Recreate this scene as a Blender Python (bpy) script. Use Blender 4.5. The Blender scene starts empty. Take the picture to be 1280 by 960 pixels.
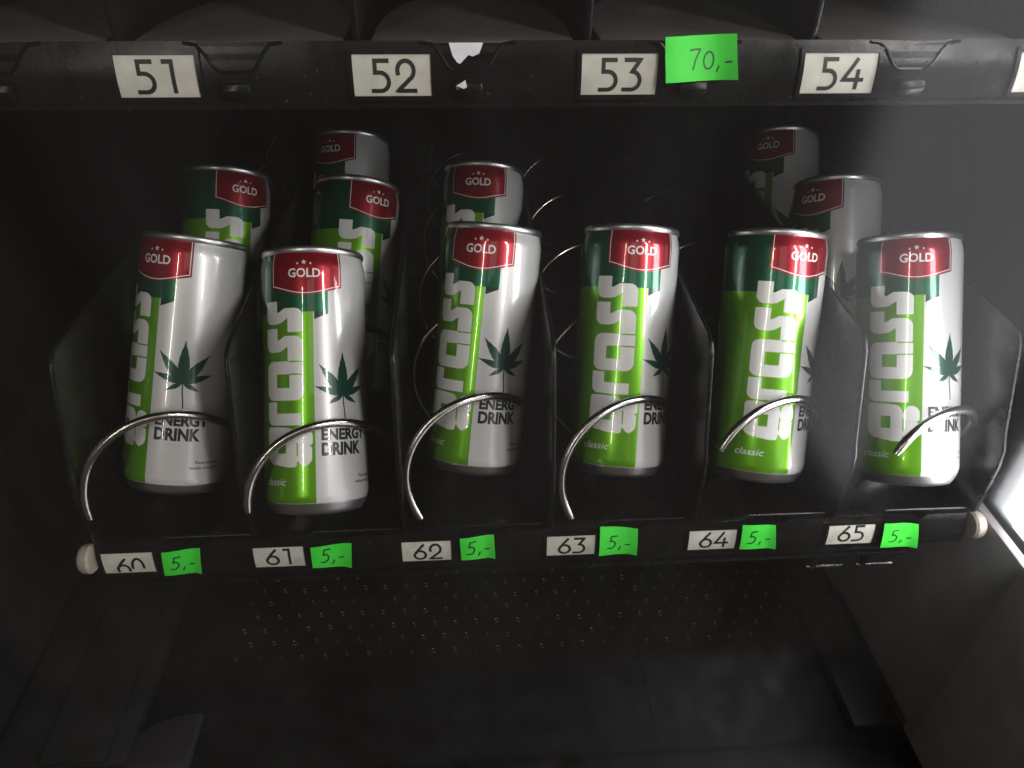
import bpy, bmesh, math, random
from mathutils import Vector, Matrix
rad = math.radians
random.seed(7)
scene = bpy.context.scene
col = scene.collection

# ------------------------------------------------------------------ camera
cam_d = bpy.data.cameras.new('camera'); cam = bpy.data.objects.new('camera', cam_d); col.objects.link(cam)
scene.camera = cam
def cam_matrix(pos, pitch, yaw, roll):
    f = Vector((math.sin(yaw)*math.cos(pitch), math.cos(yaw)*math.cos(pitch), -math.sin(pitch)))
    r = Vector((math.cos(yaw), -math.sin(yaw), 0)); u = r.cross(f)
    r2 = r*math.cos(roll)+u*math.sin(roll); u2 = -r*math.sin(roll)+u*math.cos(roll)
    m = Matrix((r2, u2, -f)).transposed().to_4x4(); m.translation = pos
    return m
cam.matrix_world = cam_matrix(Vector((0.00053, -0.26374, 0.30937)), 0.646792, 0.0687, 0.01399)
cam_d.sensor_width = 36; cam_d.lens = 36*930/1280
cam_d.clip_start = 0.01; cam_d.clip_end = 50
scene.cycles.max_bounces = 6; scene.cycles.transparent_max_bounces = 8; scene.cycles.caustics_reflective = False; scene.cycles.caustics_refractive = False
scene.render.resolution_x = 1024; scene.render.resolution_y = 768

# ------------------------------------------------------------------ world, lamps, exposure
world = bpy.data.worlds.new('World'); scene.world = world; world.use_nodes = True
bg = world.node_tree.nodes['Background']; bg.inputs[0].default_value = (1.0, 0.74, 0.54, 1); bg.inputs[1].default_value = 0.042
def area(name, loc, target, sx, sy, power, color):
    d = bpy.data.lights.new(name, 'AREA'); d.shape = 'RECTANGLE'; d.size = sx; d.size_y = sy; d.energy = power; d.color = color
    o = bpy.data.objects.new(name, d); col.objects.link(o); o.location = loc
    o.rotation_euler = (Vector(target)-Vector(loc)).to_track_quat('-Z', 'Y').to_euler()
    return o
area('spot_lamp', (0.56, -0.62, 0.68), (0.02, 0.02, 0.08), 0.06, 0.45, 4.6, (1, 0.985, 0.95))
area('room_lamp', (0.05, -1.00, 1.05), (0.02, 0.0, 0.08), 0.40, 0.40, 0.5, (1, 0.96, 0.90))
area('room_tube_lamp', (-0.42, -0.85, 0.72), (0.05, 0.02, 0.10), 0.008, 0.60, 1.9, (1, 0.97, 0.86))
area('daylight_door', (0.90, -0.86, 0.0), (0.0, -0.86, 0.0), 1.05, 1.98, 6.8, (0.97, 0.95, 1.0))
LAMP_STRENGTH = 15.0
scene.view_settings.view_transform = 'Standard'; scene.view_settings.look = 'None'
scene.view_settings.exposure = 0.0; scene.view_settings.gamma = 1.0
scene.view_settings.use_curve_mapping = False

# ------------------------------------------------------------------ materials
def nodes(m): return m.node_tree.nodes, m.node_tree.links
def principled(name, color, rough=0.5, metal=0.0, coat=0.0, spec=0.5, bump=0.0, bscale=300.0, dust=0.0, dscale=700.0, var=0.0, vscale=40.0, rvar=0.0, dustcol=(0.32, 0.31, 0.29)):
    m = bpy.data.materials.new(name); m.use_nodes = True
    N, L = nodes(m); b = N['Principled BSDF']
    b.inputs['Roughness'].default_value = rough; b.inputs['Metallic'].default_value = metal
    b.inputs['Coat Weight'].default_value = coat; b.inputs['Coat Roughness'].default_value = 0.035
    b.inputs['Specular IOR Level'].default_value = spec
    b.inputs['Base Color'].default_value = (*color, 1)
    tc = N.new('ShaderNodeTexCoord'); out = None
    def noise(scale, detail=4.0):
        n = N.new('ShaderNodeTexNoise'); n.inputs['Scale'].default_value = scale; n.inputs['Detail'].default_value = detail
        L.new(tc.outputs['Object'], n.inputs['Vector']); return n
    def ramp(src, lo, hi, a, c):
        r = N.new('ShaderNodeMapRange'); r.inputs['From Min'].default_value = lo; r.inputs['From Max'].default_value = hi
        r.inputs['To Min'].default_value = a; r.inputs['To Max'].default_value = c; r.clamp = True
        L.new(src, r.inputs['Value']); return r.outputs['Result']
    if var:
        n = noise(vscale); mix = N.new('ShaderNodeMix'); mix.data_type = 'RGBA'; mix.blend_type = 'MULTIPLY'
        mix.inputs['Factor'].default_value = 1.0
        mix.inputs['A'].default_value = (*color, 1)
        v = ramp(n.outputs['Fac'], 0.3, 0.7, 1-var, 1+var)
        cmb = N.new('ShaderNodeCombineColor')
        for i in range(3): L.new(v, cmb.inputs[i])
        L.new(cmb.outputs[0], mix.inputs['B']); out = mix.outputs['Result']; L.new(out, b.inputs['Base Color'])
    if dust:
        n1 = noise(dscale, 2.0); n2 = noise(45.0, 3.0)
        f1 = ramp(n1.outputs['Fac'], 0.68, 0.74, 0, 1); f2 = ramp(n2.outputs['Fac'], 0.42, 0.70, 0, 1)
        mu = N.new('ShaderNodeMath'); mu.operation = 'MULTIPLY'; L.new(f1, mu.inputs[0]); L.new(f2, mu.inputs[1])
        film = ramp(n2.outputs['Fac'], 0.35, 0.8, 0, 0.06)
        ad = N.new('ShaderNodeMath'); ad.operation = 'ADD'; ad.use_clamp = True; L.new(mu.outputs[0], ad.inputs[0]); L.new(film, ad.inputs[1])
        sc = N.new('ShaderNodeMath'); sc.operation = 'MULTIPLY'; sc.inputs[1].default_value = dust; L.new(ad.outputs[0], sc.inputs[0])
        mix = N.new('ShaderNodeMix'); mix.data_type = 'RGBA'; L.new(sc.outputs[0], mix.inputs['Factor'])
        if out: L.new(out, mix.inputs['A'])
        else: mix.inputs['A'].default_value = (*color, 1)
        mix.inputs['B'].default_value = (*dustcol, 1)
        L.new(mix.outputs['Result'], b.inputs['Base Color'])
    if rvar:
        n = noise(60.0, 5.0); L.new(ramp(n.outputs['Fac'], 0.3, 0.7, max(0.03, rough-rvar), rough+rvar), b.inputs['Roughness'])
    if bump:
        n = noise(bscale, 5.0); bp = N.new('ShaderNodeBump'); bp.inputs['Strength'].default_value = bump; bp.inputs['Distance'].default_value = 0.0006
        L.new(n.outputs['Fac'], bp.inputs['Height']); L.new(bp.outputs['Normal'], b.inputs['Normal'])
    return m

M = {}
M['black'] = principled('black_plastic', (0.0045, 0.004, 0.0037), 0.24, spec=0.30, bump=0.25, bscale=500, dust=0.15, rvar=0.10)
M['black2'] = principled('black_sheet_metal', (0.007, 0.0065, 0.006), 0.42, spec=0.3, bump=0.15, bscale=250, dust=0.25, rvar=0.10)
M['rail'] = principled('black_rail_plastic', (0.0045, 0.004, 0.0037), 0.25, spec=0.2, bump=0.05, bscale=900, dust=0.25, rvar=0.10)
M['insert'] = principled('charcoal_tray_insert', (0.070, 0.064, 0.060), 0.36, spec=0.4, bump=0.06, bscale=120, dust=0.12, var=0.12, rvar=0.08)
M['bin'] = principled('black_bin_plastic', (0.005, 0.004, 0.0035), 0.45, spec=0.35, bump=0.1, bscale=200, dust=0.15, rvar=0.12)
M['bin_pad'] = principled('dark_grey_bin_panel', (0.013, 0.012, 0.0115), 0.5, spec=0.35, bump=0.2, bscale=200, dust=0.3, rvar=0.1)
M['hole'] = principled('bright_hole_rim', (0.03, 0.028, 0.026), 0.4, metal=0.5)
M['bin_side'] = principled('grey_bin_side', (0.20, 0.18, 0.18), 0.5, bump=0.08, bscale=150, var=0.12, dust=0.2)
M['bin_grey'] = principled('grey_bracket', (0.024, 0.021, 0.021), 0.5, bump=0.2, bscale=200, dust=0.3)
M['steel'] = principled('spring_steel', (0.60, 0.58, 0.55), 0.20, metal=1.0, bump=0.12, bscale=900, var=0.12, vscale=200, rvar=0.06)
M['alu'] = principled('bare_aluminium', (0.68, 0.68, 0.68), 0.36, metal=1.0, bump=0.05, bscale=500, rvar=0.05)
M['white'] = principled('white_can_lacquer', (0.66, 0.65, 0.64), 0.32, metal=0.2, coat=1.0, bump=0.10, bscale=45)
M['green'] = principled('light_green_can_ink', (0.17, 0.49, 0.012), 0.30, metal=0.6, coat=1.0, bump=0.10, bscale=45)
M['dgreen'] = principled('dark_green_can_ink', (0.006, 0.10, 0.045), 0.30, metal=0.6, coat=1.0, bump=0.10, bscale=45)
M['dgreen2'] = principled('ribbon_fold_ink', (0.004, 0.040, 0.022), 0.3, metal=0.3, coat=1.0)
M['red'] = principled('red_can_ink', (0.31, 0.006, 0.016), 0.30, metal=0.55, coat=1.0, bump=0.10, bscale=45)
M['letter'] = principled('white_can_lettering', (0.80, 0.79, 0.77), 0.32, metal=0.12, coat=1.0)
M['leaf'] = principled('leaf_emblem_ink', (0.006, 0.060, 0.040), 0.28, metal=0.25, coat=1.0)
M['ink'] = principled('black_can_ink', (0.012, 0.014, 0.014), 0.3, coat=1.0)
M['bar'] = principled('pale_green_bars_ink', (0.10, 0.22, 0.13), 0.3, metal=0.2, coat=1.0)
M['card'] = principled('cream_label_card', (0.57, 0.545, 0.475), 0.45, bump=0.1, bscale=400, var=0.12, vscale=150, dust=0.45, dustcol=(0.2, 0.18, 0.15))
M['card_ink'] = principled('label_card_ink', (0.010, 0.010, 0.010), 0.5)
M['sticker'] = principled('fluorescent_green_paper', (0.050, 0.74, 0.045), 0.6, bump=0.15, bscale=250, var=0.06, vscale=90)
M['pen'] = principled('ballpoint_ink', (0.010, 0.07, 0.020), 0.5)
M['bumper'] = principled('ivory_nylon', (0.36, 0.31, 0.26), 0.5, bump=0.3, bscale=250, var=0.2, vscale=150, dust=0.6, dustcol=(0.15, 0.13, 0.11))
M['paper'] = principled('torn_white_paper', (0.72, 0.72, 0.74), 0.7, bump=0.4, bscale=300, var=0.1, vscale=200)
M['housing'] = principled('white_lamp_housing', (0.75, 0.75, 0.75), 0.4, bump=0.05)
def emission(name, c, s):
    m = bpy.data.materials.new(name); m.use_nodes = True; N, L = nodes(m)
    N.remove(N['Principled BSDF']); e = N.new('ShaderNodeEmission'); e.inputs[0].default_value = (*c, 1); e.inputs[1].default_value = s
    L.new(e.outputs[0], N['Material Output'].inputs['Surface']); return m
M['lamp'] = emission('lamp_diffuser', (0.95, 0.97, 1.0), LAMP_STRENGTH)
def glass_mat():
    m = bpy.data.materials.new('dusty_door_glass'); m.use_nodes = True; N, L = nodes(m)
    N.remove(N['Principled BSDF'])
    tr = N.new('ShaderNodeBsdfTransparent'); gl = N.new('ShaderNodeBsdfGlossy'); gl.inputs['Roughness'].default_value = 0.12
    lw = N.new('ShaderNodeLayerWeight'); lw.inputs['Blend'].default_value = 0.5     # Schlick: 4 % head-on, rising towards grazing
    pw = N.new('ShaderNodeMath'); pw.operation = 'POWER'; pw.inputs[1].default_value = 5.0; L.new(lw.outputs['Facing'], pw.inputs[0])
    fr = N.new('ShaderNodeMath'); fr.operation = 'MULTIPLY_ADD'; fr.inputs[1].default_value = 0.96; fr.inputs[2].default_value = 0.04; L.new(pw.outputs[0], fr.inputs[0])
    m1 = N.new('ShaderNodeMixShader'); L.new(fr.outputs[0], m1.inputs[0]); L.new(tr.outputs[0], m1.inputs[1]); L.new(gl.outputs[0], m1.inputs[2])
    df = N.new('ShaderNodeBsdfDiffuse'); df.inputs[0].default_value = (0.8, 0.8, 0.84, 1)
    tl = N.new('ShaderNodeBsdfTranslucent'); tl.inputs[0].default_value = (0.8, 0.8, 0.84, 1)
    ms = N.new('ShaderNodeMixShader'); ms.inputs[0].default_value = 0.5; L.new(df.outputs[0], ms.inputs[1]); L.new(tl.outputs[0], ms.inputs[2])
    tc = N.new('ShaderNodeTexCoord'); mp = N.new('ShaderNodeMapping'); mp.inputs['Rotation'].default_value = (0, rad(35), 0); mp.inputs['Scale'].default_value = (1, 1, 0.35)
    L.new(tc.outputs['Object'], mp.inputs[0])
    n = N.new('ShaderNodeTexNoise'); n.inputs['Scale'].default_value = 16; n.inputs['Detail'].default_value = 6; n.inputs['Roughness'].default_value = 0.6
    L.new(mp.outputs[0], n.inputs['Vector'])
    r = N.new('ShaderNodeMapRange'); r.inputs['From Min'].default_value = 0.3; r.inputs['From Max'].default_value = 0.75
    r.inputs['To Min'].default_value = GLASS_DUST*0.4; r.inputs['To Max'].default_value = GLASS_DUST*2.0
    L.new(n.outputs['Fac'], r.inputs['Value'])
    m2 = N.new('ShaderNodeMixShader'); L.new(r.outputs[0], m2.inputs[0]); L.new(m1.outputs[0], m2.inputs[1]); L.new(ms.outputs[0], m2.inputs[2])
    L.new(m2.outputs[0], N['Material Output'].inputs['Surface']); return m
GLASS_DUST = 0.0095
M['glass'] = glass_mat()

# ------------------------------------------------------------------ helpers
def tag(o, label=None, cat=None, group=None, kind=None):
    if label: o['label'] = label
    if cat: o['category'] = cat
    if group: o['group'] = group
    if kind: o['kind'] = kind
    return o
def empty(name, loc=(0, 0, 0)):
    o = bpy.data.objects.new(name, None); col.objects.link(o); o.location = loc; o.empty_display_size = 0.01
    return o
class MB:
    def __init__(s): s.v = []; s.f = []; s.m = []; s.mats = []
    def mi(s, mat):
        if mat not in s.mats: s.mats.append(mat)
        return s.mats.index(mat)
    def add(s, vs, fs, mat):
        b = len(s.v); s.v += [tuple(v) for v in vs]; i = s.mi(mat)
        for f in fs: s.f.append(tuple(b+k for k in f)); s.m.append(i)
    def box(s, x0, x1, y0, y1, z0, z1, mat):
        s.add([(x0, y0, z0), (x1, y0, z0), (x1, y1, z0), (x0, y1, z0), (x0, y0, z1), (x1, y0, z1), (x1, y1, z1), (x0, y1, z1)],
              [(0, 3, 2, 1), (4, 5, 6, 7), (0, 1, 5, 4), (1, 2, 6, 5), (2, 3, 7, 6), (3, 0, 4, 7)], mat)
    def prism_x(s, prof, x0, x1, mat):      # prof: list of (y, z)
        n = len(prof)
        s.add([(x0, y, z) for y, z in prof]+[(x1, y, z) for y, z in prof],
              [tuple(range(n)), tuple(range(2*n-1, n-1, -1))]+[(i, i+n, (i+1) % n+n, (i+1) % n) for i in range(n)], mat)
    def prism_z(s, prof, z0, z1, mat):      # prof: list of (x, y)
        n = len(prof)
        s.add([(x, y, z0) for x, y in prof]+[(x, y, z1) for x, y in prof],
              [tuple(range(n-1, -1, -1)), tuple(range(n, 2*n))]+[(i, (i+1) % n, (i+1) % n+n, i+n) for i in range(n)], mat)
    def lathe(s, prof, n, mat, axis='z', org=(0, 0, 0)):
        vs = []; fs = []
        for r, z in prof:
            for k in range(n):
                a = 2*math.pi*k/n; x, y = r*math.cos(a), r*math.sin(a)
                p = (x, y, z) if axis == 'z' else (z, x, y)
                vs.append((p[0]+org[0], p[1]+org[1], p[2]+org[2]))
        for i in range(len(prof)-1):
            for k in range(n):
                fs.append((i*n+k, i*n+(k+1) % n, (i+1)*n+(k+1) % n, (i+1)*n+k))
        s.add(vs, fs, mat)
    def tube(s, pts, r, mat, n=10, cap=True):
        vs = []; fs = []; pts = [Vector(p) for p in pts]; up = None
        for i, p in enumerate(pts):
            t = (pts[min(i+1, len(pts)-1)]-pts[max(i-1, 0)]).normalized()
            if up is None: up = t.orthogonal().normalized()
            up = (up-t*up.dot(t)).normalized(); sd = t.cross(up)
            rr = r(i) if callable(r) else r
            for k in range(n):
                a = 2*math.pi*k/n; vs.append(p+up*(rr*math.cos(a))+sd*(rr*math.sin(a)))
        for i in range(len(pts)-1):
            for k in range(n): fs.append((i*n+k, i*n+(k+1) % n, (i+1)*n+(k+1) % n, (i+1)*n+k))
        if cap: fs.append(tuple(range(n-1, -1, -1))); b = (len(pts)-1)*n; fs.append(tuple(range(b, b+n)))
        s.add(vs, fs, mat)
    def mesh(s, name, smooth=False, bevel=0):
        me = bpy.data.meshes.new(name); me.from_pydata(s.v, [], s.f)
        for k in s.mats: me.materials.append(M[k])
        me.polygons.foreach_set('material_index', s.m)
        bm = bmesh.new(); bm.from_mesh(me); bmesh.ops.recalc_face_normals(bm, faces=bm.faces[:])
        if bevel:
            es = [e for e in bm.edges if len(e.link_faces) == 2 and e.calc_face_angle(0) > rad(35)]
            bmesh.ops.bevel(bm, geom=es, offset=bevel, segments=2, profile=0.5, affect='EDGES', clamp_overlap=True)
        bm.to_mesh(me); bm.free()
        if smooth or bevel:
            for p in me.polygons: p.use_smooth = True
            me.set_sharp_from_angle(angle=rad(40))
        return me
    def build(s, name, parent=None, smooth=False, bevel=0, kind=None):
        return link(name, s.mesh(name, smooth, bevel), parent, kind)
def link(name, me, parent=None, kind=None):
    o = bpy.data.objects.new(name, me); col.objects.link(o); o.parent = parent
    if kind: o['kind'] = kind
    return o
def arc(cx, cy, rx, ry, a0, a1, n=14):
    return [(cx+rx*math.cos(rad(a0+(a1-a0)*i/n)), cy+ry*math.sin(rad(a0+(a1-a0)*i/n))) for i in range(n+1)]
def rrect(x0, y0, x1, y1, rbl=0, rbr=0, rtr=0, rtl=0, n=6):
    P = []
    for cx, cy, r, a in ((x0+rbl, y0+rbl, rbl, 180), (x1-rbr, y0+rbr, rbr, 270), (x1-rtr, y1-rtr, rtr, 0), (x0+rtl, y1-rtl, rtl, 90)):
        P += arc(cx, cy, r, r, a, a+90, n) if r > 0 else [(cx, cy)]
    return P
def ribbon(pts, w):
    """2-D stroke of even width as a list of quads; returns (verts, faces)"""
    V = []; n = len(pts)
    for i, (x, y) in enumerate(pts):
        a = pts[max(i-1, 0)]; b = pts[min(i+1, n-1)]
        d0 = Vector((x-a[0], y-a[1])); d1 = Vector((b[0]-x, b[1]-y))
        if d0.length < 1e-9: d0 = d1
        if d1.length < 1e-9: d1 = d0
        d0.normalize(); d1.normalize(); t = (d0+d1)
        if t.length < 1e-6: t = d1.copy()
        t.normalize(); nn = Vector((-t.y, t.x)); c = max(0.55, nn.dot(Vector((-d1.y, d1.x))))
        px, py = x, y
        if i == 0: px -= d1.x*w*0.3; py -= d1.y*w*0.3
        if i == n-1: px += d0.x*w*0.3; py += d0.y*w*0.3
        V += [(px+nn.x*w/2/c, py+nn.y*w/2/c), (px-nn.x*w/2/c, py-nn.y*w/2/c)]
    return V, [(2*i, 2*i+1, 2*i+3, 2*i+2) for i in range(n-1)]
STROKES = {
 '0': [arc(.34, .5, .29, .5, 90, 450, 28)],
 '0cut': [arc(.34, .42, .30, .58, -8, 188, 24)],
 '1': [[(.14, 1), (.43, 1), (.43, 0)]],
 '2': [arc(.36, .68, .29, .32, 200, -42, 20)+[(.06, 0), (.70, 0)]],
 '3': [[(.08, 1), (.62, 1), (.34, .62)]+arc(.32, .31, .31, .31, 80, -90, 14)+[(.02, 0)]],
 '4': [[(.50, 1), (.04, .30), (.78, .30)], [(.58, .62), (.56, 0)]],
 '5': [[(.60, 1), (.14, 1), (.14, .62), (.30, .62)]+arc(.30, .31, .31, .31, 80, -90, 14)+[(.02, 0)]],
 '6': [[(.56, 1), (.30, .72), (.10, .42)]+arc(.36, .30, .31, .30, 165, 500, 26)],
 '6cut': [[(.56, 1), (.30, .72), (.08, .36)], arc(.40, .26, .31, .34, 205, -20, 20)],
 '7': [[(.05, .95), (.35, 1), (.62, .98), (.40, .5), (.28, 0)]],
 'h5': [[(.58, 1.0), (.20, .96), (.16, .58), (.34, .62), (.52, .46), (.50, .20), (.32, .02), (.04, .04)]],
 'h0': [arc(.34, .42, .27, .42, 110, 460, 20)],
 ',': [[(.12, .12), (.02, -.14)]],
 '-': [[(.02, .30), (.30, .33)]],
}
# ------------------------------------------------------------------ rail face: s along X, t up the tilted, slightly bulging face
TILT = rad(10)
def face(s, t, e, zc): return (s, t*math.sin(TILT)+14*t*t-e*math.cos(TILT), zc+t*math.cos(TILT)+e*math.sin(TILT))
def face_sheet(poly, e0, e1, zc, matk, step=0.002):
    """polygon in (s,t) -> solid following the rail face, front at e1, back at e0"""
    bm = bmesh.new(); vs = [bm.verts.new((x, y, 0)) for x, y in poly]; f = bm.faces.new(vs)
    bmesh.ops.triangulate(bm, faces=[f])
    t0 = min(p[1] for p in poly); t1 = max(p[1] for p in poly); t = t0+step
    while t < t1-1e-6:
        g = bm.verts[:]+bm.edges[:]+bm.faces[:]
        bmesh.ops.bisect_plane(bm, geom=g, dist=1e-7, plane_co=(0, t, 0), plane_no=(0, 1, 0)); t += step
    r = bmesh.ops.extrude_face_region(bm, geom=bm.faces[:])
    top = set(v for v in r['geom'] if isinstance(v, bmesh.types.BMVert))
    for v in bm.verts: v.co = face(v.co.x, v.co.y, e1 if v in top else e0, zc)
    bmesh.ops.recalc_face_normals(bm, faces=bm.faces[:])
    me = bpy.data.meshes.new('sheet'); bm.to_mesh(me); bm.free(); me.materials.append(M[matk])
    for p in me.polygons: p.use_smooth = True
    me.set_sharp_from_angle(angle=rad(35))
    return me
def write_on_face(mb, glyphs, s0, t0, h, w, gap, e, zc, matk, slant=0.0, rot=0.0, xs=1.0):
    x = s0
    for gi, g in enumerate(glyphs):
        for si, st in enumerate(STROKES[g]):
            dn = []
            for a, b in zip(st, st[1:]):
                k = max(1, int(math.hypot(b[0]-a[0], b[1]-a[1])/0.09)); dn += [(a[0]+(b[0]-a[0])*q/k, a[1]+(b[1]-a[1])*q/k) for q in range(k)]
            dn.append(st[-1])
            pts = [((p[0]*xs+slant*p[1])*h, p[1]*h) for p in dn]
            V, Fc = ribbon(pts, w); c, s = math.cos(rot), math.sin(rot)
            ee = e+0.00002*si
            mb.add([face(x+vx*c-vy*s, t0+(x-s0+vx)*s+vy*c, ee, zc) for vx, vy in V], Fc, matk)
        x += h*gap*xs*(0.45 if g in ',-' else 1.0)

# ------------------------------------------------------------------ the setting
PITCH = 0.077
ZLOW, ZUP = 0.0, 0.24094
DIV0 = 0.0405
m = MB(); m.box(-0.36, 0.36, 0.56, 0.57, -0.28, 0.62, 'black2'); tag(m.build('cabinet_back_wall'), kind='structure')
m = MB(); m.box(-0.370, -0.356, -0.16, 0.56, -0.28, 0.62, 'black2'); tag(m.build('cabinet_wall_left'), kind='structure')
m = MB(); m.box(0.340, 0.354, -0.16, 0.56, -0.28, 0.62, 'black2'); tag(m.build('cabinet_wall_right'), kind='structure')
ZB = -0.165
m = MB(); m.box(-0.302, 0.2788, -0.10, 0.559, ZB-0.008, ZB, 'bin'); binf = tag(m.build('bin_floor'), kind='structure')
m = MB(); m.box(-0.308, -0.3022, -0.055, 0.40, ZB-0.008, -0.020, 'bin_pad'); tag(m.build('bin_wall_left', bevel=0.0015), kind='structure')
m = MB(); m.box(0.2790, 0.2848, -0.18, 0.40, ZB-0.008, 0.0090, 'bin_side'); tag(m.build('bin_wall_right', bevel=0.0015), kind='structure')
m = MB()   # perforated strip: small raised rims around the drain holes
for r in range(7):
    for c in range(29):
        x = -0.17+c*0.0154+(0.0077 if r % 2 else 0); y = 0.049+r*0.0115
        rr = 0.0012*(0.8+0.5*random.random())
        m.lathe([(rr*1.5, ZB+0.0002), (rr*1.1, ZB+0.0010), (rr*0.6, ZB+0.0003)], 8, 'hole', org=(x+random.uniform(-.0006, .0006), y+random.uniform(-.0006, .0006), 0))
m.build('drain_hole_rims', binf, smooth=True, kind='stuff')
m = MB(); m.box(-0.3005, -0.218, -0.027, 0.115, ZB+0.0003, ZB+0.012, 'bin_pad'); m.build('side_pad', binf, bevel=0.002)
m = MB(); m.box(-0.268, -0.229, -0.027, 0.087, ZB+0.0122, ZB+0.017, 'bin_pad'); m.build('side_pad_cover', binf, bevel=0.0015)
m = MB(); m.box(0.242, 0.2775, -0.027, 0.075, ZB+0.0003, ZB+0.010, 'bin_pad'); m.build('side_pad', binf, bevel=0.002)
m = MB(); m.prism_z([(-0.181, 0.008), (-0.181, -0.028), (-0.229, -0.028)]+arc(-0.181, -0.028, 0.050, 0.036, 172, 94, 10), ZB+0.0003, ZB+0.006, 'bin_grey')
m.build('bin_bracket', binf, bevel=0.0015)
for x in (-0.02, 0.115):
    m = MB(); m.box(x, x+0.0012, -0.029, 0.047, ZB+0.0002, ZB+0.0007, 'bin'); m.build('floor_seam', binf)

# lamp at the right-hand edge of the door, shining across the shelves
lt = empty('door_lamp', (0.30, -0.07, 0.01)); tag(lt, 'lit white vertical lamp beside the right end of the lower shelf', 'lamp')
m = MB(); m.box(0.2905, 0.325, -0.072, -0.007, 0.010, 0.60, 'housing'); o = m.build('housing', lt); o.matrix_parent_inverse = Matrix.Translation(lt.location).inverted()
m = MB(); m.box(0.2870, 0.2904, -0.070, -0.009, 0.012, 0.598, 'lamp'); o = m.build('diffuser', lt, bevel=0.0008); o.matrix_parent_inverse = Matrix.Translation(lt.location).inverted()

# ------------------------------------------------------------------ shelf trays
ZF = 0.006
def divider_mesh(x, zf, zc, h=0.111):
    pr = [(0.0045, zf+0.0004), (0.0025, zf+0.008), (0.0030, zf+0.038), (0.0050, zf+0.048), (0.0088, zf+0.0545), (0.0176, zf+0.077), (0.0262, zf+0.0985),
          (0.0295, zf+0.1030), (0.036, zf+0.1055), (0.50, zf+0.1055), (0.50, zf+0.0004)]
    m = MB(); m.prism_x(pr, x-0.0013, x+0.0013, 'black'); return m
def notched_rail(x0, x1, zc, notches):
    P = [(x0, -0.0092), (x1, -0.0092), (x1, 0.0104)]
    for c in sorted(notches, reverse=True):
        P += [(c+0.0145, 0.0104), (c+0.0120, 0.0097), (c+0.0098, 0.0075), (c+0.0068, 0.0030), (c+0.0050, 0.0016),
              (c-0.0050, 0.0016), (c-0.0068, 0.0030), (c-0.0098, 0.0075), (c-0.0120, 0.0097), (c-0.0145, 0.0104)]
    P += [(x0, 0.0104)]
    return face_sheet(P, -0.004, 0.0, zc, 'rail')
def tray(zc, name, label, xl, xr, shift, ncards, first):
    T = empty(name, (0, 0, zc)); tag(T, label, 'shelf', 'shelf trays of the machine')
    inv = Matrix.Translation((0, 0, -zc))
    def part(o): o.matrix_parent_inverse = inv; return o
    zf = zc+ZF
    m = MB(); m.box(xl, xr, 0.0035, 0.52, zf-0.003, zf, 'black'); part(m.build('tray_floor', T))
    return T, part, zf
def label_holder(x, w, zc, T, part):
    m = MB(); hw = 0.0014
    for poly in (rrect(x-hw, 0.0066, x+w+hw, 0.0082, 0, 0, .0007, .0007), rrect(x-hw, -0.0082, x+w+hw, -0.0066, .0007, .0007, 0, 0),
                 [(x-hw, -0.0066), (x, -0.0066), (x, 0.0066), (x-hw, 0.0066)], [(x+w, -0.0066), (x+w+hw, -0.0066), (x+w+hw, 0.0066), (x+w, 0.0066)]):
        me = face_sheet(poly, 0.0002, 0.0010, zc, 'rail')
        b = len(m.v); m.v += [tuple(v.co) for v in me.vertices]; i = m.mi('rail')
        for p in me.polygons: m.f.append(tuple(b+k for k in p.vertices)); m.m.append(i)
    part(m.build('label_holder', T))

CARD_W = 0.0262
# lower shelf
XL, XR = -0.1945, 0.2750
T, part, zf = tray(ZLOW, 'shelf_tray', 'black plastic shelf holding the drink cans, numbers 60 to 65 on its edge', XL, XR, 0, 6, 60)
for x in [XL+0.0012]+[DIV0+PITCH*k for k in range(-2, 3)]+[XR-0.0012]:
    part(divider_mesh(x, zf, ZLOW).build('divider', T, bevel=0.0010))
low_x = [(i-2.5)*PITCH for i in range(6)]
rail = part(link('front_rail', notched_rail(XL, XR-0.004, ZLOW, [x+CARD_W+0.0155 for x in low_x]), T))
m = MB(); m.box(XL+0.001, 0.247, 0.003, 0.0062, -0.0195, -0.0088, 'rail'); part(m.build('lower_lip', T, bevel=0.0006))
m = MB(); m.box(XL+0.001, 0.247, 0.0005, 0.003, -0.0195, -0.0180, 'rail'); part(m.build('lip_flange', T, bevel=0.0004))
m = MB(); m.tube([(XL, 0.0075, zf+0.0040), (XR-0.003, 0.0075, zf+0.0040)], 0.0011, 'black', 10); part(m.build('front_rod', T, smooth=True))
for x in low_x:
    label_holder(x, CARD_W, ZLOW, T, part)
    m = MB(); w = CARD_W+0.0014   # moulded cover above each label, ending in a ramp
    m.prism_z([(x-0.001, 0.003), (x+w, 0.003), (x+w+0.006, 0.0065), (x+w+0.006, 0.0085), (x-0.001, 0.0085)], zf+0.0028, zf+0.0052, 'rail')
    part(m.build('label_cover', T, bevel=0.0005))
for x, s in ((XL-0.0015, -1), (XR-0.003, 1)):
    m = MB(); R0 = 0.0078
    prof = [(0.0, 0.0), (R0-0.0012, 0.0), (R0, 0.0012), (R0, 0.0042), (R0-0.0008, 0.0058), (R0-0.0026, 0.0068), (0.0, 0.0071)]
    m.lathe([(max(r, 1e-5), s*z) for r, z in prof], 28, 'bumper', axis='x', org=(x, 0.001, 0.0035)); part(m.build('end_bumper', T, smooth=True))
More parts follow.
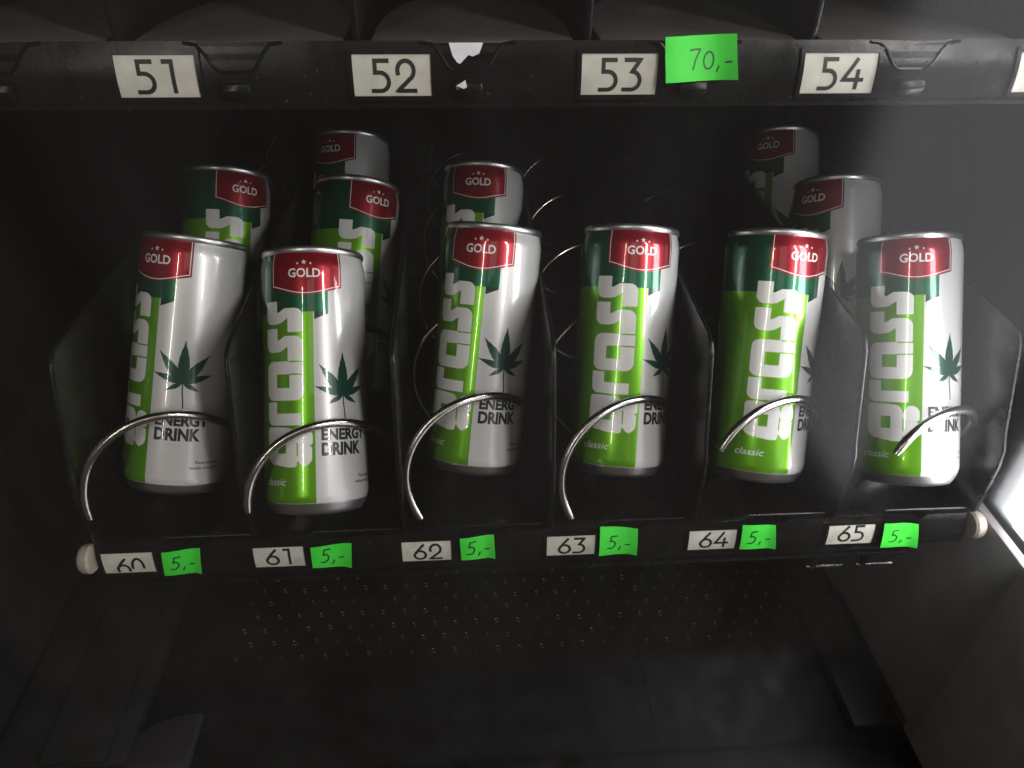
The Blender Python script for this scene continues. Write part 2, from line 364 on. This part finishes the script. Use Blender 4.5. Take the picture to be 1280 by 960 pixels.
for x0 in (0.1905, 0.2200):
    m = MB(); m.tube([(x0, 0.0045, -0.0315), (x0+0.0212, 0.0045, -0.0315)], 0.0011, 'steel', 8); o = m.build('hinge_pin', T, smooth=True); part(o)
    m = MB(); m.box(x0+0.002, x0+0.005, 0.0035, 0.0058, -0.0325, -0.0190, 'rail'); part(m.build('pin_bracket', T))
# upper shelf
UP_DX = 0.0023
XLU, XRU = -0.270, 0.283
T, part, zf = tray(ZUP, 'shelf_tray', 'black plastic shelf above the cans, numbers 51 to 54 on its edge', XLU, XRU, UP_DX, 4, 51)
for k in range(-3, 3):
    part(divider_mesh(DIV0+UP_DX+PITCH*k, zf, ZUP).build('divider', T, bevel=0.0008))
up_x = [(i-1.5)*PITCH+UP_DX for i in range(-1, 5)]
part(link('front_rail', notched_rail(XLU, XRU, ZUP, [x+CARD_W+0.0125 for x in up_x]), T))
me = face_sheet([(XLU, -0.0106), (XRU, -0.0106), (XRU, -0.0092), (XLU, -0.0092)], -0.004, 0.0016, ZUP, 'rail'); part(link('rail_lip', me, T))
for x in up_x:
    label_holder(x, CARD_W, ZUP, T, part)
    cx = x+CARD_W+0.0125
    m = MB(); P2 = [(cx-0.016, 0.0099), (cx-0.0120, 0.0094), (cx-0.0098, 0.0072), (cx-0.0068, 0.0027), (cx-0.0050, 0.0013), (cx+0.0050, 0.0013), (cx+0.0068, 0.0027), (cx+0.0098, 0.0072), (cx+0.0120, 0.0094), (cx+0.016, 0.0099)]
    pts = []
    for i in range(len(P2)-1):
        for k in range(4):
            t = k/4; pts.append((P2[i][0]*(1-t)+P2[i+1][0]*t, P2[i][1]*(1-t)+P2[i+1][1]*t))
    pts.append(P2[-1])
    m.tube([face(a, b, 0.0001, ZUP) for a, b in pts], 0.0006, 'rail', 6); part(m.build('notch_trim', T, smooth=True))
    m = MB(); m.prism_x([(0.0090, zf+0.0041), (0.0040, zf+0.0040), (0.0029, zf+0.0030), (0.0026, ZUP+0.0004), (0.0042, ZUP+0.0004), (0.0056, zf+0.0010)], cx-0.0120, cx+0.0120, 'insert'); part(m.build('insert_tongue', T, bevel=0.0004))
    m = MB(); m.prism_x([(-0.0012, ZUP-0.0078), (0.0, ZUP-0.0012), (-0.0030, ZUP-0.0016), (-0.0040, ZUP-0.0040)], cx-0.0046, cx+0.0046, 'rail'); part(m.build('notch_catch', T, bevel=0.0004))
    m = MB(); sc = x+0.002+PITCH/2
    m.prism_z([(sc-0.034, 0.0045), (sc+0.034, 0.0045)]+arc(sc+0.008, 0.020, 0.026, 0.066, 0, 90, 12)+arc(sc-0.008, 0.020, 0.026, 0.066, 90, 180, 12), zf+0.0003, zf+0.0042, 'insert')
    part(m.build('slot_insert', T, bevel=0.0008))

WORDS = {'60': 'sixty', '61': 'sixty-one', '62': 'sixty-two', '63': 'sixty-three', '64': 'sixty-four', '65': 'sixty-five', '51': 'fifty-one', '52': 'fifty-two', '53': 'fifty-three', '54': 'fifty-four'}
# ------------------------------------------------------------------ number cards
def number_card(x, zc, digits, txt, low):
    e = empty('slot_label', face(x+CARD_W/2, 0, 0, zc)); inv = Matrix.Translation(e.location).inverted()
    o = link('card', face_sheet(rrect(x+0.0001, -0.0065, x+CARD_W-0.0001, 0.0065), 0.00015, 0.0005, zc, 'card'), e); o.matrix_parent_inverse = inv
    m = MB(); h = 0.0094
    dy = -0.0048
    if low: dy = {'60': -0.0066, '61': -0.0046, '62': -0.0050, '63': -0.0048, '64': -0.0046, '65': -0.0040}[txt]
    write_on_face(m, digits, x+0.0062, dy, h, 0.00138, 0.86, 0.00056, zc, 'card_ink')
    o = m.build('numerals', e); o.matrix_parent_inverse = inv
    tag(e, 'cream card with black number %s in the shelf edge %s the cans' % (WORDS[txt], 'below' if low else 'above'), 'label', 'slot number cards')
for i, x in enumerate(low_x):
    t = str(60+i); number_card(x, ZLOW, ['6cut', '0cut'] if t == '60' else list(t), t, True)
for i in range(4):
    t = str(51+i); number_card(up_x[i+1], ZUP, list(t), t, False)

o = link('slot_label', face_sheet(rrect(up_x[5]+0.0001, -0.0065, up_x[5]+CARD_W-0.0001, 0.0065), 0.00015, 0.0005, ZUP, 'card'))
tag(o, 'cream label card in the upper shelf edge next after card fifty-four', 'label', 'slot number cards')
# ------------------------------------------------------------------ price stickers
def sticker(quad, zc, glyphs, txt, lab, h, curl=0.0009):
    """quad: four corners (s,t) clockwise from upper left"""
    cx = sum(p[0] for p in quad)/4; cz = sum(p[1] for p in quad)/4
    e = empty('price_sticker', face(cx, cz, 0, zc)); inv = Matrix.Translation(e.location).inverted()
    n, k = 10, 8; ph = random.random()*6
    def lift(u, v): return 0.0018+curl*0.85+curl*(math.sin(u*5+ph)*0.5+math.cos(v*4+ph)*0.35)+curl*1.6*max(0, u-0.8)*4*(0.3+v*0.7)
    def pos(u, v, ex=0.0):
        a = Vector(quad[0]).lerp(Vector(quad[1]), u); b = Vector(quad[3]).lerp(Vector(quad[2]), u); p = a.lerp(b, v)
        return face(p.x, p.y, lift(u, v)+ex, zc)
    m = MB(); V = []; Fc = []
    for layer in (0.00014, 0.0):
        for j in range(k+1):
            for i in range(n+1): V.append(pos(i/n, j/k, layer))
    W = n+1; Bk = W*(k+1)
    for j in range(k):
        for i in range(n):
            q = (j*W+i, (j+1)*W+i, (j+1)*W+i+1, j*W+i+1); Fc += [q, tuple(Bk+x for x in reversed(q))]
    ring = [i for i in range(W)]+[j*W+n for j in range(1, k+1)]+[k*W+i for i in range(n-1, -1, -1)]+[j*W for j in range(k-1, 0, -1)]
    for a, b in zip(ring, ring[1:]+ring[:1]): Fc.append((a, b, Bk+b, Bk+a))
    m.add(V, Fc, 'sticker'); o = m.build('paper', e, smooth=True); o.matrix_parent_inverse = inv
    m = MB(); wq = (Vector(quad[1])-Vector(quad[0])).length; hq = (Vector(quad[3])-Vector(quad[0])).length
    x = 0.0
    tot = sum(0.42 if g in ',-' else 0.80 for g in glyphs)*h
    x = wq*(0.52 if zc < 0.1 else 0.64)-tot/2
    for g in glyphs:
        for st in STROKES[g]:
            pp = []
            for i in range(len(st)-1):
                for q in range(3): t = q/3; pp.append((st[i][0]*(1-t)+st[i+1][0]*t, st[i][1]*(1-t)+st[i+1][1]*t))
            pp.append(st[-1])
            Vr, Fr = ribbon([((p[0]+0.10*p[1])*h, p[1]*h) for p in pp], 0.00082 if zc < 0.1 else 0.00058)
            m.add([pos((x+vx)/wq, 1-(vy+hq*0.26)/hq, 0.00020) for vx, vy in Vr], Fr, 'pen')
        x += (0.42 if g in ',-' else 0.80)*h
    o = m.build('handwriting', e); o.matrix_parent_inverse = inv
    tag(e, lab, 'price sticker', 'green price stickers')
LQ = [[(-0.1607, 0.0076), (-0.1411, 0.0091), (-0.1427, -0.0068), (-0.162, -0.0078)], [(-0.0852, 0.0072), (-0.0639, 0.0087), (-0.065, -0.0067), (-0.0854, -0.0061)],
      [(-0.0077, 0.0089), (0.0103, 0.0102), (0.0109, -0.0044), (-0.0072, -0.005)], [(0.0666, 0.0122), (0.0868, 0.0104), (0.0868, -0.0052), (0.0665, -0.0056)],
      [(0.1435, 0.0104), (0.1616, 0.0094), (0.1636, -0.0059), (0.1435, -0.0051)], [(0.2219, 0.0081), (0.2411, 0.0071), (0.2441, -0.0095), (0.223, -0.0083)]]
for i, q in enumerate(LQ):
    sticker(q, ZLOW, ['h5', ',', '-'], '5,-', 'bright green sticker with handwritten price 5 beside the card numbered %s' % WORDS[str(60+i)], 0.0078)
sticker([(0.0681, 0.0114), (0.0923, 0.0124), (0.0932, -0.0013), (0.069, -0.0024)], ZUP, ['7', 'h0', ',', '-'], '70,-', 'crumpled green paper sticker with handwritten price 70 beside card fifty-three', 0.0062, 0.0020)
# torn paper left on the upper shelf edge
P = [(-0.0038, 0.0098), (0.0076, 0.0098), (0.0062, 0.0066), (0.0040, 0.0058), (0.0026, 0.0062), (-0.0002, 0.0036), (-0.0012, 0.0040), (-0.0027, 0.0060)]
o = link('paper_scrap', face_sheet(P, 0.0004, 0.0008, ZUP, 'paper')); tag(o, 'small torn white paper scrap stuck beside number 52', 'paper scrap')
P = [(-0.0016, -0.0030), (0.0014, -0.0012), (0.0019, -0.0034), (0.0008, -0.0040)]
o = link('paper_scrap', face_sheet(P, 0.0030, 0.0034, ZUP, 'paper')); tag(o, 'tiny triangular paper remnant low beside number 52', 'paper scrap')

# ------------------------------------------------------------------ spirals
HX = {60: (-0.1575, -0.0165, 0.0330, 0.0409, 0.205), 61: (-0.0774, -0.0245, 0.0330, 0.0392, 0.243), 62: (-0.0003, -0.0091, 0.0336, 0.0408, 0.148),
      63: (0.0787, -0.0153, 0.0336, 0.0407, 0.159), 64: (0.1543, -0.0233, 0.0350, 0.0429, 0.331), 65: (0.2365, -0.0340, 0.0340, 0.0424, 0.349)}
PT = 0.088
for k, (cx, y0, R, cz, t0) in HX.items():
    pts = []; t1 = t0+5.2; n = int((t1-t0)*56)
    for i in range(n+1):
        t = t0+(t1-t0)*i/n; a = 2*math.pi*t
        pts.append((cx-R*math.sin(a), y0+PT*t, max(cz-R*math.cos(a), ZF+0.0022)))
    m = MB(); m.tube(pts, lambda i: 0.0016 if i == 0 else 0.0022, 'steel', 12)
    o = m.build('spiral_coil', smooth=True); tag(o, 'steel wire spiral of the slot above the card numbered %s' % WORDS[str(k)], 'spiral', 'dispensing spirals')

# ------------------------------------------------------------------ cans
CR, CH = 0.0265, 0.134
BODY = [(0.0243, 0.0034), (0.0254, 0.0056), (0.0262, 0.0078), (0.0265, 0.0098), (0.0265, 0.1235), (0.02642, 0.1248), (0.0262, 0.1262), (0.0258, 0.1282), (0.0254, 0.1298), (0.0253, 0.1306)]
def prof_r(v):
    for (r0, z0), (r1, z1) in zip(BODY, BODY[1:]):
        if z0 <= v <= z1: return r0+(r1-r0)*(v-z0)/(z1-z0)
    return BODY[0][0] if v < BODY[0][1] else BODY[-1][0]
def wrap(bm_, eps):
    """bm_ in the plane (u, v) -> on the can; returns mesh-ready bmesh with radial normals list"""
    for v in bm_.verts:
        u, h = v.co.x, v.co.y; a = u/CR; r = prof_r(h)+eps
        v.co = (r*math.sin(a), -r*math.cos(a), h)
class Print:
    def __init__(s): s.v = []; s.f = []; s.m = []; s.mats = []; s.lay = 0
    def _take(s, bm, eps, mat):
        us = [v.co.x for v in bm.verts]; vs = [v.co.y for v in bm.verts]
        st = 0.0011; u = math.floor(min(us)/st)*st+st
        while u < max(us)-1e-7:
            bmesh.ops.bisect_plane(bm, geom=bm.verts[:]+bm.edges[:]+bm.faces[:], dist=1e-8, plane_co=(u, 0, 0), plane_no=(1, 0, 0)); u += st
        for h in (0.0056, 0.0078, 0.0098, 0.1235, 0.1248, 0.1262, 0.1282, 0.1298):
            if min(vs) < h < max(vs):
                bmesh.ops.bisect_plane(bm, geom=bm.verts[:]+bm.edges[:]+bm.faces[:], dist=1e-8, plane_co=(0, h, 0), plane_no=(0, 1, 0))
        wrap(bm, eps); b = len(s.v); bm.verts.index_update()
        if mat not in s.mats: s.mats.append(mat)
        mi = s.mats.index(mat); cos = [v.co.copy() for v in bm.verts]; s.v += [tuple(c) for c in cos]
        for f in bm.faces:
            ids = [v.index for v in f.verts]; n = f.normal if f.normal.length else None
            f.normal_update(); c = f.calc_center_median()
            if f.normal.dot(Vector((c.x, c.y, 0))) < 0: ids.reverse()
            s.f.append(tuple(b+i for i in ids)); s.m.append(mi)
        bm.free()
    def poly(s, pts, eps, mat):
        bm = bmesh.new(); f = bm.faces.new([bm.verts.new((x, y, 0)) for x, y in pts]); bmesh.ops.triangulate(bm, faces=[f]); s._take(bm, eps, mat)
    def stroke(s, pts, w, eps, mat):
        V, Fc = ribbon(pts, w); bm = bmesh.new(); vs = [bm.verts.new((x, y, 0)) for x, y in V]
        for f in Fc:
            try: bm.faces.new([vs[i] for i in f])
            except ValueError: pass
        s._take(bm, eps, mat)
    def text(s, body, u, v, h, eps, mat, width=None, bold=0.0, shear=0.0, align='LEFT'):
        cu = bpy.data.curves.new('txt', 'FONT'); cu.body = body; cu.size = 1.0; cu.offset = bold; cu.shear = shear; cu.resolution_u = 3
        o = bpy.data.objects.new('txt', cu); col.objects.link(o); bpy.context.view_layer.update()
        me = bpy.data.meshes.new_from_object(o.evaluated_get(bpy.context.evaluated_depsgraph_get()))
        bm = bmesh.new(); bm.from_mesh(me); bpy.data.objects.remove(o); bpy.data.meshes.remove(me); bpy.data.curves.remove(cu)
        xs = [q.co.x for q in bm.verts]; cap = 0.70; w0 = max(xs)-min(xs); sy = h/cap; sx = (width/w0) if width else sy
        if align == 'CENTER': u -= w0*sx/2
        x0 = min(xs)
        for q in bm.verts: q.co = (u+(q.co.x-x0)*sx, v+q.co.y*sy, 0)
        s._take(bm, eps, mat)
    def mesh(s, name):
        me = bpy.data.meshes.new(name); me.from_pydata(s.v, [], s.f)
        for k in s.mats: me.materials.append(M[k])
        me.polygons.foreach_set('material_index', s.m)
        for p in me.polygons: p.use_smooth = True
        nn = []
        for x, y, z in s.v:
            d = 0.0006; sl = (prof_r(z+d)-prof_r(z-d))/(2*d); r = math.hypot(x, y)
            n = Vector((x/r, y/r, -sl)).normalized(); nn.append(n)
        me.normals_split_custom_set_from_vertices(nn)
        return me
mmu = 0.001
def P2(*pts): return [(a*mmu, b*mmu) for a, b in pts]
E0 = 0.00006; DE = 0.00003
PR = {}
p = Print(); p.poly(P2((-83, 6.2), (0, 6.2), (0, 101.2), (-83, 101.2)), E0, 'green'); PR['green_panel'] = p
p = Print(); p.poly(P2((-83, 101), (7.4, 101), (7.4, 130.55), (-83, 130.55)), E0+DE, 'dgreen')
p.poly(P2((0.6, 101.02), (0.6, 97.2), (7.4, 100.2), (7.4, 101.02)), E0+2*DE, 'dgreen2')
for i in range(16): p.poly(P2((-58, 103+i*1.4), (-50.5, 103+i*1.4), (-50.5, 103.7+i*1.4), (-58, 103.7+i*1.4)), E0+2*DE, 'bar')
PR['dark_green_band'] = p
# brand word running up the can, one block letter at a time
p = Print(); e = E0+2*DE; k = [0]
def blk(pts):
    k[0] += 1; p.poly([((a*1.08+2.3)*mmu, b*mmu) for a, b in pts], e+0.000004*(k[0] % 5), 'letter')
def s_letter(v0, v1, lx, rx):
    ba = v0+(v1-v0)*0.30; bb = v0+(v1-v0)*0.74   # band
    blk(rrect(lx, ba-0.5, lx+7.4, v1, 3.8, 0, 0.4, 0.4))
    blk([(lx+7.3, ba-0.5), (lx+9.5, ba), (lx+13.0, ba+2.4), (rx-7.3, ba+2.9), (rx-7.3, bb+0.4), (lx+11.5, bb+0.4), (lx+8.6, bb-1.4), (lx+7.3, bb-1.8)])
    blk(rrect(rx-7.4, v0, rx, bb+0.4, 0.4, 0.4, 4.0, 0))
s_letter(91.0, 106.6, -27.0, -6.6)
s_letter(76.8, 93.0, -27.0, -6.8)
# a
blk(rrect(-27.0, 57.2, -20.4, 76.6, 4.2, 0, 0, 4.2)); blk([(-20.5, 57.2), (-13.4, 57.2), (-13.4, 63.4), (-20.5, 63.4)]); blk([(-20.5, 70.2), (-13.4, 70.2), (-13.4, 76.6), (-20.5, 76.6)])
blk(rrect(-13.5, 57.2, -6.6, 69.8, 0, 4.2, 0.5, 0)); blk([(-13.5, 70.5), (-6.6, 70.5), (-6.6, 76.1), (-13.5, 76.1)])
# r
blk(rrect(-27.0, 44.9, -20.6, 56.4, 3.8, 0, 0.4, 0.4)); blk([(-20.7, 44.9), (-8.2, 44.9), (-8.2, 50.8), (-20.7, 50.8)])
# g : bowl with counter, then the scalloped tail to the right
blk(rrect(-27.4, 25.4, -20.4, 44.0, 5.0, 0, 0, 2.2)); blk([(-20.5, 25.0), (-15.8, 24.4), (-15.8, 31.0), (-20.5, 31.0)]); blk([(-20.5, 37.4), (-15.8, 37.4), (-15.8, 43.8), (-20.5, 44.0)])
blk(rrect(-15.9, 24.2, -10.6, 43.6, 0, 1.5, 4.0, 0))
blk(rrect(-10.0, 24.6, -3.6, 34.8, 4.0, 4.4, 1.6, 0)); blk(rrect(-10.0, 34.9, -3.2, 43.2, 0, 1.6, 3.8, 3.4)); blk([(-10.7, 27), (-9.9, 27), (-9.9, 29.5), (-10.7, 29.5)]); blk([(-10.7, 36.4), (-9.9, 36.4), (-9.9, 39.4), (-10.7, 39.4)])
p.text('classic', -0.0300, 0.0152, 0.0036, e, 'letter', width=0.0150, shear=0.25)
p.text('250ml', -0.0480, 0.0152, 0.0030, e, 'letter', width=0.0095)
PR['brand_lettering'] = p
# red badge
p = Print(); e = E0+4*DE
bot = [(-22+36.5*i/16, 113.2-(0.3 if 0 < i < 16 else 0)-3.6*math.sin(math.pi*i/16)**1.4) for i in range(17)]
p.poly(P2((14.5, 130.58), (-22, 130.58), *bot), e, 'red')
ln = [(-21, 130.55), (-21, 114.0)]+[(-21+34.5*i/16, 114.1-(0.2 if 0 < i < 16 else 0)-3.6*math.sin(math.pi*i/16)**1.4) for i in range(1, 16)]+[(13.5, 114.0), (13.5, 130.55)]
p.stroke(P2(*ln), 0.00042, e+DE, 'letter')
p.text('GOLD', -0.0040, 0.1182, 0.0043, e+DE, 'letter', width=0.0158, bold=0.022, align='CENTER')
def star(cx, cy, r): return [((cx+(r if i % 2 == 0 else r*0.42)*math.sin(math.pi*i/5)), cy+(r if i % 2 == 0 else r*0.42)*math.cos(math.pi*i/5)) for i in range(10)]
for cx, cy, r in ((-4, 125.6, 1.45), (-7.2, 125.0, 0.75), (-0.8, 125.0, 0.75)): p.poly(P2(*star(cx, cy, r)), e+DE, 'letter')
PR['gold_badge'] = p
# leaf emblem
p = Print(); e = E0+2*DE
def leaflet(bx, by, ang, L, wd):
    n = 12; A = []; B = []
    for i in range(n+1):
        t = i/n; w = wd*math.sin(math.pi*t**0.80)**1.15*(1.12-0.30*t)
        sr = 0.045*wd*(1 if i % 2 else -1) if 1 < i < n-1 else 0
        A.append((t*L, w+sr)); B.append((t*L, -(w+sr)))
    pts = A+B[::-1][1:-1]; c, s = math.sin(rad(ang)), math.cos(rad(ang))
    return [((bx+x*c-y*s), (by+x*s+y*c)) for x, y in pts]
for i, (ang, L, wd) in enumerate(((0, 22, 2.75), (-38, 20, 2.4), (39, 19.5, 2.4), (-73, 15.5, 1.75), (72, 15.5, 1.75), (-119, 9.5, 1.2), (117, 9.5, 1.2))):
    p.poly(P2(*leaflet(14.5, 59.5, ang, L, wd)), e+0.000004*i, 'leaf')
p.stroke(P2((14.5, 60), (14.7, 55), (15.3, 50), (15.6, 46.5)), 0.0006, e+0.00003, 'leaf')
PR['leaf_emblem'] = p
p = Print(); e = E0+2*DE
p.text('ENERGY', 0.0030, 0.0374, 0.0052, e, 'ink', width=0.0262, bold=0.045)
p.text('DRINK', 0.0030, 0.0298, 0.0060, e, 'ink', width=0.0222, bold=0.045)
PR['product_lettering'] = p
p = Print()
p.text('Panax ginseng', 0.0240, 0.0175, 0.0016, e, 'ink', width=0.0130)
p.text('bebida energetica', 0.0215, 0.0146, 0.0016, e, 'ink', width=0.0160)
PR['small_print'] = p
p = Print()
for i in range(19):
    w = (0.5, 0.9, 0.35, 0.7)[(i*7) % 4]; p.poly(P2((47.5, 101+i*1.3), (57.5, 101+i*1.3), (57.5, 101+i*1.3+w), (47.5, 101+i*1.3+w)), e, 'ink')
PR['barcode'] = p
PRM = {n: q.mesh(n) for n, q in PR.items()}
m = MB(); m.lathe(BODY, 96, 'white'); ME_body = m.mesh('body', smooth=True)
m = MB(); m.lathe([(1e-5, 0.0075), (0.012, 0.0070), (0.0185, 0.0035), (0.0200, 0.0008), (0.0213, 0.0), (0.0225, 0.0004), (0.0236, 0.0020), (0.0244, 0.0034), (0.0252, 0.0049), (0.0256, 0.0056), (0.02575, 0.0060)], 72, 'alu'); ME_base = m.mesh('base', smooth=True)
m = MB(); m.lathe([(0.0246, 0.1305), (0.0254, 0.1307), (0.0258, 0.1314), (0.0260, 0.1322), (0.02592, 0.1332), (0.0254, 0.1340), (0.0248, 0.1340), (0.0242, 0.1330), (0.0238, 0.1300), (0.0234, 0.1280)], 72, 'alu'); ME_rim = m.mesh('rim', smooth=True)
m = MB(); m.lathe([(0.0235, 0.1282), (0.0228, 0.1274), (0.0218, 0.1280), (0.0205, 0.1284), (1e-5, 0.1286)], 48, 'alu'); ME_lid = m.mesh('lid', smooth=True)
m = MB(); m.prism_z(rrect(-0.0075, -0.010, 0.0075, 0.012, .005, .005, .007, .007), 0.1290, 0.1300, 'alu'); ME_tab = m.mesh('pull_tab', bevel=0.0003)

CANS = {  # slot, order from the front: x, y, lean back, lean right, print turn (degrees)
 (60, 0): (-0.1628, 0.0384, 32.05, 8.29, -18.0), (61, 0): (-0.0819, 0.0151, 38.2, 0.29, 10.0), (62, 0): (-0.0003, 0.0454, 30.72, 6.93, -10.5),
 (63, 0): (0.0807, 0.0385, 32.69, 4.53, 8.0), (64, 0): (0.1574, 0.0315, 31.20, 5.38, 17.0), (65, 0): (0.2408, 0.0222, 34.6, 1.2, -15.0),
 (60, 1): (-0.1583, 0.1283, 35.82, 3.0, 47.5), (61, 1): (-0.0790, 0.1098, 37.27, 4.97, 43.0), (61, 2): (-0.0858, 0.1924, 36.04, 2.85, -19.0),
 (62, 1): (0.0024, 0.1307, 35.81, 4.41, -2.0), (65, 1): (0.2304, 0.1013, 35.98, 3.13, -51.0), (65, 2): (0.2265, 0.1922, 36.04, 3.05, -35.5)}
CAN_LABEL = {
 (60, 0): 'front energy drink can leaning right, mostly white side showing, above card sixty',
 (61, 0): 'front energy drink can standing closest to the shelf edge, above card sixty-one',
 (62, 0): 'front energy drink can leaning right with whole leaf showing, above card sixty-two',
 (63, 0): 'front energy drink can with no can behind it, above card sixty-three',
 (64, 0): 'front energy drink can turned to its green side, above card sixty-four',
 (65, 0): 'brightly lit front energy drink can beside the lamp, above card sixty-five',
 (60, 1): 'shaded energy drink can behind the mostly white front can of slot sixty',
 (61, 1): 'energy drink can between the front and hindmost cans of slot sixty-one',
 (61, 2): 'hindmost shadowed energy drink can of slot sixty-one, only its top visible',
 (62, 1): 'shaded energy drink can behind the front can of slot sixty-two',
 (65, 1): 'white side of energy drink can right behind the front can of slot sixty-five',
 (65, 2): 'dim hindmost energy drink can of slot sixty-five'}
for (slot, d), (x, y, th, ph, psi) in CANS.items():
    th, ph = rad(th), rad(ph)
    a = Vector((math.sin(ph), math.sin(th)*math.cos(ph), math.cos(th)*math.cos(ph)))
    e2 = Vector((0, 1, 0)).cross(a).normalized(); e1 = e2.cross(a)      # e2 to the right, e1 towards the glass
    if e1.y > 0: e1 = -e1
    R3 = Matrix((e2, -e1, a)).transposed()
    tilt = a.angle(Vector((0, 0, 1)))
    low = max(r*math.sin(tilt)-z*math.cos(tilt) for r, z in ((0.0213, 0.0), (0.0225, 0.0004), (0.0236, 0.0020), (0.0244, 0.0034)))
    e = empty('drink_can'); e.matrix_world = Matrix.Translation((x, y, ZF+low-0.0001)) @ R3.to_4x4() @ Matrix.Rotation(rad(psi), 4, 'Z')
    lab = CAN_LABEL[(slot, d)]
    tag(e, lab, 'can', 'energy drink cans')
    b = link('body', ME_body, e)
    for n in ('green_panel', 'dark_green_band', 'brand_lettering', 'gold_badge', 'leaf_emblem', 'product_lettering', 'small_print', 'barcode'): link(n, PRM[n], b)
    link('base', ME_base, e); link('rim', ME_rim, e); l = link('lid', ME_lid, e); link('pull_tab', ME_tab, l)

# ------------------------------------------------------------------ door glass
m = MB(); G = [(-0.3018, ZB-0.004), (0.2786, ZB-0.004), (0.2786, 0.0095), (0.2868, 0.0095), (0.2868, 0.62), (-0.3018, 0.62)]
m.add([(x, -0.0340, z) for x, z in G]+[(x, -0.0305, z) for x, z in G], [tuple(range(6)), tuple(range(11, 5, -1))]+[(i, i+6, (i+1) % 6+6, (i+1) % 6) for i in range(6)], 'glass')
o = m.build('door_glass'); tag(o, 'dusty glass pane of the machine door in front of the shelves', 'glass pane')
